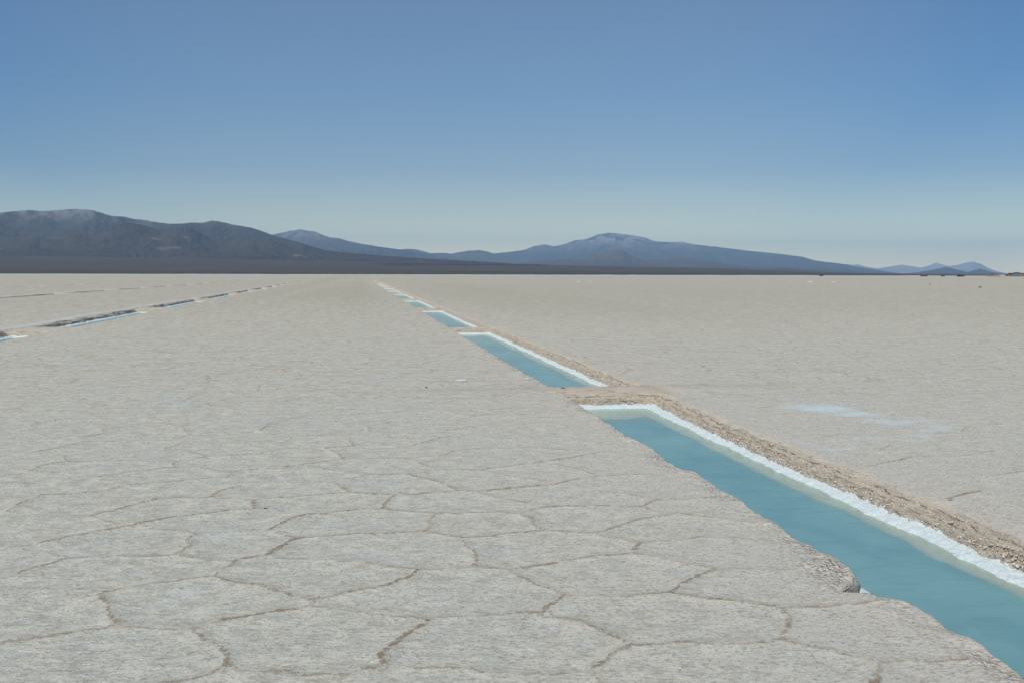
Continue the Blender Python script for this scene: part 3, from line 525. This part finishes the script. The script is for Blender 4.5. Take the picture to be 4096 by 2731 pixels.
def mountain(key, r_ridge, r_foot, mat, naz=900, nr=90, spur=.42, sfreq=1.2, seed=0, rough=1.0, footz=30):
    p = RG[key]; az = np.linspace(p[0, 0], p[-1, 0], naz)
    el = np.interp(az, p[:, 0], p[:, 1])
    k = np.hanning(7); k /= k.sum(); el = np.convolve(np.pad(el, 3, mode='edge'), k, 'valid')
    tt = np.concatenate([np.linspace(-.15, 1, nr), 1+np.linspace(.03, .45, 14)])
    A, T = np.meshgrid(az, tt)
    AR = np.radians(A)
    wv = 1 + .07*fbm(A*.22, 0*A+seed, 3, 90+seed)
    rr = r_ridge*wv; rf = r_foot*(1 + .10*fbm(A*.35, 0*A, 3, 91+seed))
    r = rf + (rr-rf)*T
    Hh = H + rr*np.tan(np.radians(np.broadcast_to(el, A.shape)))
    Hh = Hh*(1 + .006*rough*fbm(A*6, 0*A, 3, 92+seed))
    k2 = np.hanning(61); k2 /= k2.sum(); els_ = np.convolve(np.pad(el, 30, mode='edge'), k2, 'valid')
    Hs = H + rr*np.tan(np.radians(np.broadcast_to(els_, A.shape)))
    fb = sm(.45, .95, T); Hm = Hs*(1-fb) + Hh*fb
    xk = np.sin(AR)*r/1000; yk = np.cos(AR)*r/1000
    # drainage: ridged noise over the ground plan, warped, in kilometres
    k0 = sfreq*.62
    qx_ = xk*k0 + .9*fbm(xk*k0*.6+seed, yk*k0*.6, 3, 93+seed); qy_ = yk*k0*.75 + .9*fbm(xk*k0*.6, yk*k0*.6+5, 3, 193+seed)
    rid = 0; amp = 1; tot = 0
    for o_ in range(6):
        rid = rid + amp*(1-np.abs(vn(qx_*2**o_+o_*3.1, qy_*2**o_+o_*7.7, 94+seed+o_)))**1.4; tot += amp; amp *= .58
    rid = rid/tot
    f = np.clip(T, 0, 1)
    prof = f**1.15
    carve = (1-rid)*spur*2.6*np.clip(4*f*(1-f), 0, 1)**.8
    prof = np.where(T <= 1, prof*(1-carve) , 1-(T-1)*1.3)
    ez = sm(p[0, 0], p[0, 0]+3, A)*(1-sm(p[-1, 0]-5, p[-1, 0], A))
    Z = footz*(1-f)*ez + Hm*prof - 15*(1-ez)
    Z = np.where(T < 0, footz*ez + T*400 - 15*(1-ez), Z)
    V = np.stack([np.sin(AR)*r, np.cos(AR)*r, Z], -1).reshape(-1, 3)
    o = mesh_obj('mountains' if key in ('L1', 'L2', 'R', 'FR') else 'hills', V, grid_faces(*A.shape), mat)
    tag(o, kind='structure')
    return o

mL = far_mat('brown_mountain', (.070, .057, .047), (.085, .082, .076), 150, 900, (620, 350, .45), streaky=.1)
mF = far_mat('brown_foothill', (.076, .057, .045), (.095, .080, .070), 60, 500, None, 1.4, streaky=.25)
mR = far_mat('grey_mountain', (.10, .09, .08), (.13, .125, .12), 300, 1200, (700, 600, .55))
mFR = far_mat('haze_pale_mountain', (.42, .42, .42), (.50, .50, .51), 100, 700)  # pale albedo paints part of the distance haze into the rock colour
mN = far_mat('grey_foothill', (.115, .098, .085), (.16, .145, .13), 100, 500, None, 1.4, streaky=.2)
mountain('L1', 15500, 10500, mL, naz=1300, nr=150, seed=1, footz=150)
mountain('L2', 27000, 17500, mR, naz=700, nr=120, seed=2, sfreq=1.2, footz=150)
mountain('LF', 12200, 8800, mF, naz=1300, nr=150, spur=.42, seed=3, sfreq=1.5, footz=90)
mountain('M', 30000, 17000, mN, naz=600, seed=4, sfreq=1.3, footz=150)
mountain('R', 36000, 26000, mR, naz=1100, seed=5, sfreq=.8, footz=150)
mountain('RF', 22000, 16000, mN, naz=900, seed=6, sfreq=1.6, footz=100)
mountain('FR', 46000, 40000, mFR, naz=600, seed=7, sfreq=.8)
mountain('FN', 33000, 21000, mN, naz=500, seed=8, sfreq=.8)

# dark gravel plain between the salt and the mountains: it climbs gently, lower toward the right
t = NT('gravel_plain'); P = t.pos()
n1 = t.noise(t.map(P, rot=(0, 0, R(-8)), sc=(.0004, .0022, 1)), 1, 6, .6); n2 = t.noise(P, .006, 5, .7)
c = t.mix(t.ss(n1, .38, .62), (.072, .064, .060), (.125, .098, .078))
c = t.mix(t.math('MULTIPLY', t.ss(n2, .5, .65), .4), c, (.05, .046, .044))
b = t.n('ShaderNodeBsdfPrincipled', ins={'Base Color': c, 'Roughness': 1.0, 'Specular IOR Level': 0.0})
M_PLAIN = t.surf(b.outputs[0])
az = np.linspace(-75, 75, 500)
rr = np.concatenate([np.linspace(2960, 3300, 12), np.geomspace(3400, 40000, 90)])
A, Rr = np.meshgrid(az, rr); AR = np.radians(A)
# elevation angle reached by the plain (degrees) by azimuth
top = np.interp(A, [-75, -25, -10, 0, 10, 20, 27, 33, 75], [.98, .95, .85, .70, .55, .36, .12, .03, .03])
rise = np.clip((Rr-3050)/6500, 0, 1)**1.25
Z = -1.2 + 1.35*sm(2980, 3080, Rr + 30*fbm(A*1.3, 0*A, 3, 120)) + (Rr*np.tan(np.radians(top)))*rise + 2*fbm(A*.8, Rr/900, 4, 121)*rise
V = np.stack([np.sin(AR)*Rr, np.cos(AR)*Rr, Z], -1).reshape(-1, 3)
tag(mesh_obj('terrain', V, grid_faces(*A.shape), M_PLAIN), kind='structure')

# ------------------------------------------------------------------ stones and the loose patch of salt
M_ST = simple('dark_stone', (.085, .062, .050), .8, .4, 40)
M_ST2 = simple('grey_stone', (.22, .18, .14), .8, .3, 40)
def stone(name, x, y, sx, sy_, sz, mat, label, cat, seed, z=0.0, group=None):
    n1, n2 = 14, 10; vs = []; fs = []
    for j in range(n2+1):
        ph = math.pi*j/n2
        for i in range(n1):
            a = 2*math.pi*i/n1
            k = 1 + .28*float(vn(math.cos(a)*1.6+seed*3.1, math.sin(a)*1.6+math.cos(ph)*1.7+seed, seed)) + .12*float(vn(math.cos(a)*4+seed, math.sin(a)*4+ph*3, seed+3))
            vs.append((math.sin(ph)*math.cos(a)*sx*k, math.sin(ph)*math.sin(a)*sy_*k, math.cos(ph)*sz*k*.8+sz*.45))
    for j in range(n2):
        for i in range(n1):
            fs.append((j*n1+i, (j+1)*n1+i, (j+1)*n1+(i+1) % n1, j*n1+(i+1) % n1))
    o = mesh_obj(name, vs, fs, mat)
    o.location = (x, y, z); tag(o, label, cat, group); return o
stone('stone', 1.03, 15.76, .016, .014, .013, M_ST, 'small dark brown stone on the salt left of the white salt lump', 'stone', 1, .006)
stone('stone', -.73, 7.74, .012, .008, .006, M_ST, 'tiny flat dark stone beside a crack in the left foreground', 'stone', 2, .004)
stone('stone', -3.71, 12.85, .012, .01, .007, M_ST, 'tiny dark stone alone near the left edge of the salt', 'stone', 3, .004)
stone('stone', 89.26, 133.2, .22, .15, .12, M_ST, 'dark lone boulder far out on the right of the salt flat', 'stone', 4, 0)
stone('stone', 104.3, 170.7, .14, .12, .15, M_ST2, 'grey stone far out on the salt, farthest of the loose stones', 'stone', 5, 0)
stone('stone', 3.14, 15.24, .04, .035, .022, M_ST2, 'brown lumpy rock at the left end of the brown walkway', 'stone', 6, .01)
stone('salt_lump', 1.69, 16.8, .10, .16, .006, M_RIM, 'low white patch of fresh salt on the flat left of the blue pool', 'salt lump', 7, .002)
for x_, y_, w_, lab_ in [(50.0, 225, .55, 'wide white salt lump far out, nearer to the pools of the far pair'), (53.1, 226, .4, 'white salt lump far out, farther from the pools of the far pair'),
        (107.5, 238, .6, 'low white salt lump far out on the right, leftmost of the far right trio'), (109.8, 232, .7, 'low white salt lump in the middle of the far right trio'), (114.5, 229, .55, 'low white salt lump far out, rightmost of the far right trio')]:
    stone('salt_lump', x_, y_, w_, .5, .14, M_RIM, lab_, 'salt lump', int(x_), 0, group='low white salt lumps far out on the flat')
stone('salt_lump', 3.03, 5.70, .12, .20, .03, M_RIM, 'white salt clump at the waterline under the broken notch of the near crust edge', 'salt lump', 11, -.205)
stone('salt_lump', 2.86, 16.9, .03, .05, .015, M_RIM, 'small white salt lump by the left edge of the blue pool', 'salt lump', 8, .002)

# loose salt rubble along the foot of the banks: nobody could count it, one object
rs = np.random.RandomState(5)
ico = np.array([(math.sin(p)*math.cos(a), math.sin(p)*math.sin(a), math.cos(p)) for p, n_ in ((0, 1), (1.05, 5), (2.1, 5), (math.pi, 1)) for a in [2*math.pi*i/max(1, n_)+(.6 if p > 2 else 0) for i in range(n_)]])
icf = [(0, 1+i, 1+(i+1) % 5) for i in range(5)]+[(1+i, 6+i, 1+(i+1) % 5) for i in range(5)]+[(1+(i+1) % 5, 6+i, 6+(i+1) % 5) for i in range(5)]+[(6+i, 11, 6+(i+1) % 5) for i in range(5)]
icf = np.array(icf); VV = []; FF = []; cnt = 0
def lumps(gx, gy, zlo, zhi, smin, smax):
    global cnt
    x_, y_ = warp(gx, gy); d_ = depth_fn(gx, gy); ok = (d_ > zlo) & (d_ < zhi)
    x_, y_, d_ = x_[ok], y_[ok], d_[ok]; n = len(x_)
    k = smin*(smax/smin)**(rs.rand(n)**2.2)
    q = ico[None]*(1+.35*(rs.rand(n, 12, 1)-.5))*k[:, None, None]*np.array([1, 1, .7])*(.8+.4*rs.rand(n, 1, 3))
    q = q + np.stack([x_, y_, -d_+k*.25], -1)[:, None, :]
    VV.append(q.reshape(-1, 3)); FF.append((icf[None]+(np.arange(n)*12+cnt)[:, None, None]).reshape(-1, 3)); cnt += n*12
lumps(4.30+.11*rs.rand(12000)**1.3, 3.5+30*rs.rand(12000)**1.8, .03, .185, .004, .016)
lumps(3.0+1.45*rs.rand(900), 14.62-.13+.09*rs.rand(900), .03, .2, .006, .016)
lumps(2.905+.03*rs.rand(500), 3.6+11*rs.rand(500), .0, .1, .003, .009)
lumps(4.46+.25*rs.rand(1200)**2, 3.5+26*rs.rand(1200)**1.8, -.01, .05, .003, .010)
t = NT('rubble_salt'); P = t.pos(); g = t.noise(P, 55, 3, .6); z = t.n('ShaderNodeSeparateXYZ', ins={0: P}).outputs[2]
c = t.mix(t.ss(g, .35, .62), (.76, .66, .52), (.54, .44, .335)); c = t.mix(t.math('MULTIPLY', t.ss(z, -.08, -.19), t.ss(t.noise(P, 30, 3), .42, .55)), c, (.82, .81, .77))
M_RUB = t.surf(t.n('ShaderNodeBsdfPrincipled', ins={'Base Color': c, 'Roughness': .9, 'Specular IOR Level': .2}).outputs[0])
tag(mesh_obj('salt_rubble', np.concatenate(VV), np.concatenate(FF), M_RUB, smooth=False), 'crumbly tan and white salt rubble lying along the banks of the main pools', 'rubble', kind='stuff')

# ------------------------------------------------------------------ far vehicles and the salt-brick building
def boxm(cx, cy, cz, sx, sy_, sz, tx=1.0, ty=1.0):
    v = []
    for z, kx, ky in ((-1, 1, 1), (1, tx, ty)):
        for a, b_ in ((-1, -1), (1, -1), (1, 1), (-1, 1)): v.append((cx+a*sx/2*kx, cy+b_*sy_/2*ky, cz+z*sz/2))
    f = [(0, 3, 2, 1), (4, 5, 6, 7), (0, 1, 5, 4), (1, 2, 6, 5), (2, 3, 7, 6), (3, 0, 4, 7)]
    return v, f
def prism(profile, w, y0=0):
    """side profile in x,z swept across y"""
    n = len(profile); v = [(x, y0-w/2, z) for x, z in profile]+[(x, y0+w/2, z) for x, z in profile]
    return v, n
def ngon_obj(name, v, faces, mat, parent=None, bevel=0.0):
    me = bpy.data.meshes.new(name); me.from_pydata(v, [], faces); me.materials.append(mat); me.update()
    o = bpy.data.objects.new(name, me); col.objects.link(o)
    if parent: o.parent = parent
    if bevel:
        md = o.modifiers.new('bevel', 'BEVEL'); md.width = bevel; md.segments = 2
    return o
def merged(name, boxes, mat, parent=None, bevel=0.0):
    V, F = [], []
    for v, f in boxes:
        k = len(V); V += v; F += [tuple(i+k for i in q) for q in f]
    return ngon_obj(name, V, F, mat, parent, bevel)
def prism_faces(n): return [tuple(range(n)), tuple(range(2*n-1, n-1, -1))]+[(i, i+n, (i+1) % n+n, (i+1) % n) for i in range(n)]
M_GLASS = simple('dark_glass', (.03, .035, .04), .15, .1, 2, spec=.6)
M_TYRE = simple('tyre_rubber', (.03, .03, .03), .9)
M_RIMW = simple('wheel_metal', (.35, .35, .36), .4, .1, 4, .8)
def wheel(x, y, parent, r=.36):
    me_v = []; n = 20
    for s in (-.11, .11):
        for i in range(n): a = 2*math.pi*i/n; me_v.append((r*math.cos(a), s, r*math.sin(a)))
    f = [tuple(range(n-1, -1, -1)), tuple(range(n, 2*n))]+[(i, (i+1) % n, (i+1) % n+n, i+n) for i in range(n)]
    w = ngon_obj('wheel', me_v, f, M_TYRE, parent, .03); w.location = (x, y, r)
    v2 = [(.6*a, b_*1.1, .6*c_) for a, b_, c_ in me_v]
    ngon_obj('rim', v2, f, M_RIMW, w)
    return w
def car(paint, kind='car'):
    e = bpy.data.objects.new('parked_car' if kind == 'car' else 'parked_van', None); col.objects.link(e)
    if kind == 'car':
        prof = [(-2.2, .35), (-2.2, .85), (-1.95, 1.05), (-1.75, 1.65), (.55, 1.68), (1.15, 1.1), (2.1, .95), (2.25, .6), (2.2, .35)]
        win = [(-1.75, 1.1), (-1.6, 1.55), (.5, 1.58), (1.0, 1.12)]; W = 1.8; wx_ = 1.4
    else:
        prof = [(-3.4, .4), (-3.45, 2.3), (-3.3, 2.6), (2.3, 2.6), (2.9, 1.6), (3.4, 1.3), (3.45, .4)]
        win = [(-3.0, 1.45), (-3.0, 2.2), (2.1, 2.2), (2.6, 1.5)]; W = 2.1; wx_ = 2.2
    v, n = prism(prof, W); ngon_obj('body', v, prism_faces(n), paint, e, .06)
    v, n = prism(win, W+.03); ngon_obj('side_window', v, prism_faces(n), M_GLASS, e)
    for x in (-wx_, wx_):
        for y_ in (-W/2+.08, W/2-.08): wheel(x, y_, e)
    v, f = boxm(2.22 if kind == 'car' else 3.44, 0, .78, .06, W*.8, .16); ngon_obj('headlight', v, f, M_RIMW, e)
    return e
def copy_tree(o, parent=None):
    c2 = o.copy(); col.objects.link(c2)
    if parent: c2.parent = parent
    for ch in [q for q in bpy.data.objects if q.parent == o]: copy_tree(ch, c2)
    return c2
def put(o, azd, dist_, rz, s=1.0):
    a = R(azd); o.location = (math.sin(a)*dist_, math.cos(a)*dist_, 0.15); o.rotation_euler = (0, 0, rz); o.scale = (s, s, s)
P_DK = simple('dark_paint', (.035, .03, .03), .35, .1, 2, spec=.5)
P_BL = simple('dark_blue_paint', (.03, .05, .075), .35, .1, 2, spec=.5)
P_BG = simple('beige_paint', (.42, .36, .28), .4, .1, 2, spec=.5)
P_WH = simple('white_paint', (.75, .74, .70), .4, .06, 2, spec=.5)
c0 = car(P_DK, 'van')
spots = [(31.012, 1120, 1.25, .7, 'dark parked van far off, leftmost of the dark vans before the grey cone hills'),
         (31.123, 1150, 1.5, .7, 'dark parked van far off, middle one of the left trio near the horizon'),
         (31.22, 1100, 1.3, .72, 'dark parked van far off, right one of the left trio near the horizon'),
         (32.037, 1100, 1.1, .72, 'lone dark parked van far off between the trio and the pair on the horizon'),
         (32.818, 1080, .95, .72, 'dark parked van turned partly sideways on the horizon, left one of the pair'),
         (32.998, 1080, 1.15, .72, 'dark parked van on the horizon, right one of the pair nearest the brick building')]
for i, (a, d, rz, sc_, lab) in enumerate(spots):
    o = c0 if i == 0 else copy_tree(c0)
    put(o, a, d, rz-R(a), sc_); tag(o, lab, 'van', 'dark vans parked far out on the salt')
o = car(P_BL, 'van'); put(o, 25.894, 1150, 1.0-R(25.9), .8); tag(o, 'dark blue van alone on the horizon below the right mountain slope', 'van')
va = car(P_BG, 'van'); put(va, 34.60, 1420, .05-R(34.6)); tag(va, 'beige van parked at the left end of the long salt brick building', 'van')
vb = car(P_WH, 'van'); put(vb, 34.83, 1425, .1-R(34.8)); tag(vb, 'white van parked in front of the long brown salt brick building', 'van')

# building
t = NT('salt_brick'); tc = t.n('ShaderNodeTexCoord').outputs['Object']
br = t.n('ShaderNodeTexBrick', ins={'Scale': 1.0, 'Color1': (.25, .19, .14, 1), 'Color2': (.33, .26, .19, 1), 'Mortar': (.12, .09, .07, 1), 'Mortar Size': .03, 'Brick Width': .9, 'Row Height': .35})
t.t.links.new(t.map(tc, rot=(R(90), 0, 0)), br.inputs['Vector'])
b = t.n('ShaderNodeBsdfPrincipled', ins={'Base Color': br.outputs[0], 'Roughness': .9})
M_BRK = t.surf(b.outputs[0])
M_ROOF = simple('dark_thatch', (.045, .038, .035), .9, .3, 3)
M_GREY = simple('grey_plaster', (.13, .16, .19), .8, .15, 1)
bd = bpy.data.objects.new('salt_brick_building', None); col.objects.link(bd)
boxes = [boxm(0, 0, 1.5, 62, 7, 3.0), boxm(-24, -3.0, 1.2, 10, 4, 2.4), boxm(3, 0, 3.6, 19, 6, 1.3)]
merged('wall', boxes, M_BRK, bd)
merged('roof', [boxm(-14, 0, 3.15, 30, 8, .35, .99, .8), boxm(22, 0, 3.1, 16, 7.6, .25, .99, .8)], M_ROOF, bd, .05)
merged('roof', [boxm(3, 0, 4.45, 20, 7, .5, .97, .6)], M_ROOF, bd, .05)
merged('tower', [boxm(3.5, -1.2, 2.6, 6.6, 7.5, 5.2)], M_GREY, bd, .1)
merged('roof', [boxm(3.5, -1.2, 5.4, 7.4, 8.2, .45, .95, .9)], M_ROOF, bd, .05)
for x in (-20, -14, -8, 12, 18, 24):
    f_ = merged('window', [boxm(x, -3.5, 1.6, 1.4, .12, 1.1)], M_GLASS, bd)
merged('door', [boxm(-3.5, -3.5, 1.1, 1.3, .14, 2.2)], M_ROOF, bd)
ab = R(35.36); bd.location = (math.sin(ab)*1480, math.cos(ab)*1480, .1); bd.rotation_euler = (0, 0, -ab)
tag(bd, 'long low brown salt brick building with a grey block on the right horizon', 'building')

# ------------------------------------------------------------------ haze: one closed box of even, pale blue air
t = NT('haze_air')
vol = t.n('ShaderNodeVolumePrincipled', ins={'Color': (.46, .72, 1.0, 1), 'Density': 0.0000275, 'Anisotropy': 0.0})
t.t.links.new(vol.outputs[0], t.out.inputs['Volume'])
v, f = boxm(3500, 21500, 790, 57000, 51000, 1660)
hz = ngon_obj('haze', v, f, t.m); tag(hz, kind='stuff')

# ------------------------------------------------------------------ light
SUN_EL, SUN_AZ = 55.0, -138.0                 # degrees; azimuth from +Y, clockwise: behind the camera, left
sd = Vector((math.sin(R(SUN_AZ))*math.cos(R(SUN_EL)), math.cos(R(SUN_AZ))*math.cos(R(SUN_EL)), math.sin(R(SUN_EL))))
L = bpy.data.lights.new('sun', 'SUN'); L.energy = 3.0; L.angle = R(.5); L.color = (1.0, .965, .87)
so = bpy.data.objects.new('sun', L); col.objects.link(so); so.rotation_euler = sd.to_track_quat('Z', 'Y').to_euler()
so.location = (0, -20, 60)

w = bpy.data.worlds.new('World'); sc.world = w; w.use_nodes = True
nt = w.node_tree; nt.nodes.clear()
ou = nt.nodes.new('ShaderNodeOutputWorld'); bg = nt.nodes.new('ShaderNodeBackground')
sky = nt.nodes.new('ShaderNodeTexSky'); sky.sky_type = 'NISHITA'; sky.sun_disc = False
sky.sun_elevation = R(SUN_EL); sky.sun_rotation = R(SUN_AZ % 360); sky.altitude = 3400; sky.air_density = 1.0; sky.dust_density = .6; sky.ozone_density = 1.0
tcw = nt.nodes.new('ShaderNodeTexCoord'); sx_ = nt.nodes.new('ShaderNodeSeparateXYZ'); nt.links.new(tcw.outputs['Generated'], sx_.inputs[0])
rp = nt.nodes.new('ShaderNodeValToRGB'); nt.links.new(sx_.outputs[2], rp.inputs[0])
SK = [(0.0, (1.85, 1.45, .97)), (.030, (1.60, 1.30, .90)), (.059, (1.28, 1.09, .79)), (.10, (.92, .90, .80)), (.174, (.84, .95, .94)), (.27, (.99, 1.05, 1.04)), (.5, (.9, .95, 1.0))]
els = rp.color_ramp.elements
while len(els) < len(SK): els.new(.5)
for e_, (p_, c3) in zip(els, SK): e_.position = p_; e_.color = (*[v/2.0 for v in c3], 1)
# the sky is a little deeper away from the middle of the view, standing in for lens vignetting and polarised sky
dn_ = nt.nodes.new('ShaderNodeVectorMath'); dn_.operation = 'DOT_PRODUCT'; dn_.inputs[1].default_value = (math.sin(R(6)), math.cos(R(6)), 0)
hz_ = nt.nodes.new('ShaderNodeVectorMath'); hz_.operation = 'MULTIPLY'; hz_.inputs[1].default_value = (1, 1, 0)
nz_ = nt.nodes.new('ShaderNodeVectorMath'); nz_.operation = 'NORMALIZE'
nt.links.new(tcw.outputs['Generated'], hz_.inputs[0]); nt.links.new(hz_.outputs[0], nz_.inputs[0]); nt.links.new(nz_.outputs[0], dn_.inputs[0])
mr_ = nt.nodes.new('ShaderNodeMapRange'); mr_.interpolation_type = 'SMOOTHSTEP'; nt.links.new(dn_.outputs['Value'], mr_.inputs[0]); mr_.inputs[1].default_value = .84; mr_.inputs[2].default_value = 1.0
az_ = nt.nodes.new('ShaderNodeMix'); az_.data_type = 'RGBA'; ez_ = nt.nodes.new('ShaderNodeMapRange'); nt.links.new(sx_.outputs[2], ez_.inputs[0]); ez_.inputs[1].default_value = .05; ez_.inputs[2].default_value = .22; ez_.inputs[3].default_value = .75; ez_.inputs[4].default_value = 0.0
mx_ = nt.nodes.new('ShaderNodeMath'); mx_.operation = 'MAXIMUM'; nt.links.new(mr_.outputs[0], mx_.inputs[0]); nt.links.new(ez_.outputs[0], mx_.inputs[1]); nt.links.new(mx_.outputs[0], az_.inputs[0]); az_.inputs[6].default_value = (.56, .78, .96, 1); az_.inputs[7].default_value = (1, 1, 1, 1)
m1 = nt.nodes.new('ShaderNodeVectorMath'); m1.operation = 'MULTIPLY'; nt.links.new(rp.outputs[0], m1.inputs[0]); nt.links.new(az_.outputs[2], m1.inputs[1])
m2 = nt.nodes.new('ShaderNodeVectorMath'); m2.operation = 'MULTIPLY'; nt.links.new(sky.outputs[0], m2.inputs[0]); nt.links.new(m1.outputs[0], m2.inputs[1])
m3 = nt.nodes.new('ShaderNodeVectorMath'); m3.operation = 'SCALE'; m3.inputs['Scale'].default_value = 2.0; nt.links.new(m2.outputs[0], m3.inputs[0])
nt.links.new(m3.outputs[0], bg.inputs[0]); bg.inputs[1].default_value = .10
nt.links.new(bg.outputs[0], ou.inputs[0])

# ------------------------------------------------------------------ render
sc.render.engine = 'CYCLES'
sc.view_settings.view_transform = 'Standard'; sc.view_settings.look = 'None'
sc.view_settings.gamma = 1; sc.view_settings.exposure = 0.0
sc.cycles.volume_bounces = 2; sc.cycles.max_bounces = 8; sc.cycles.transparent_max_bounces = 12
sc.cycles.use_denoising = True
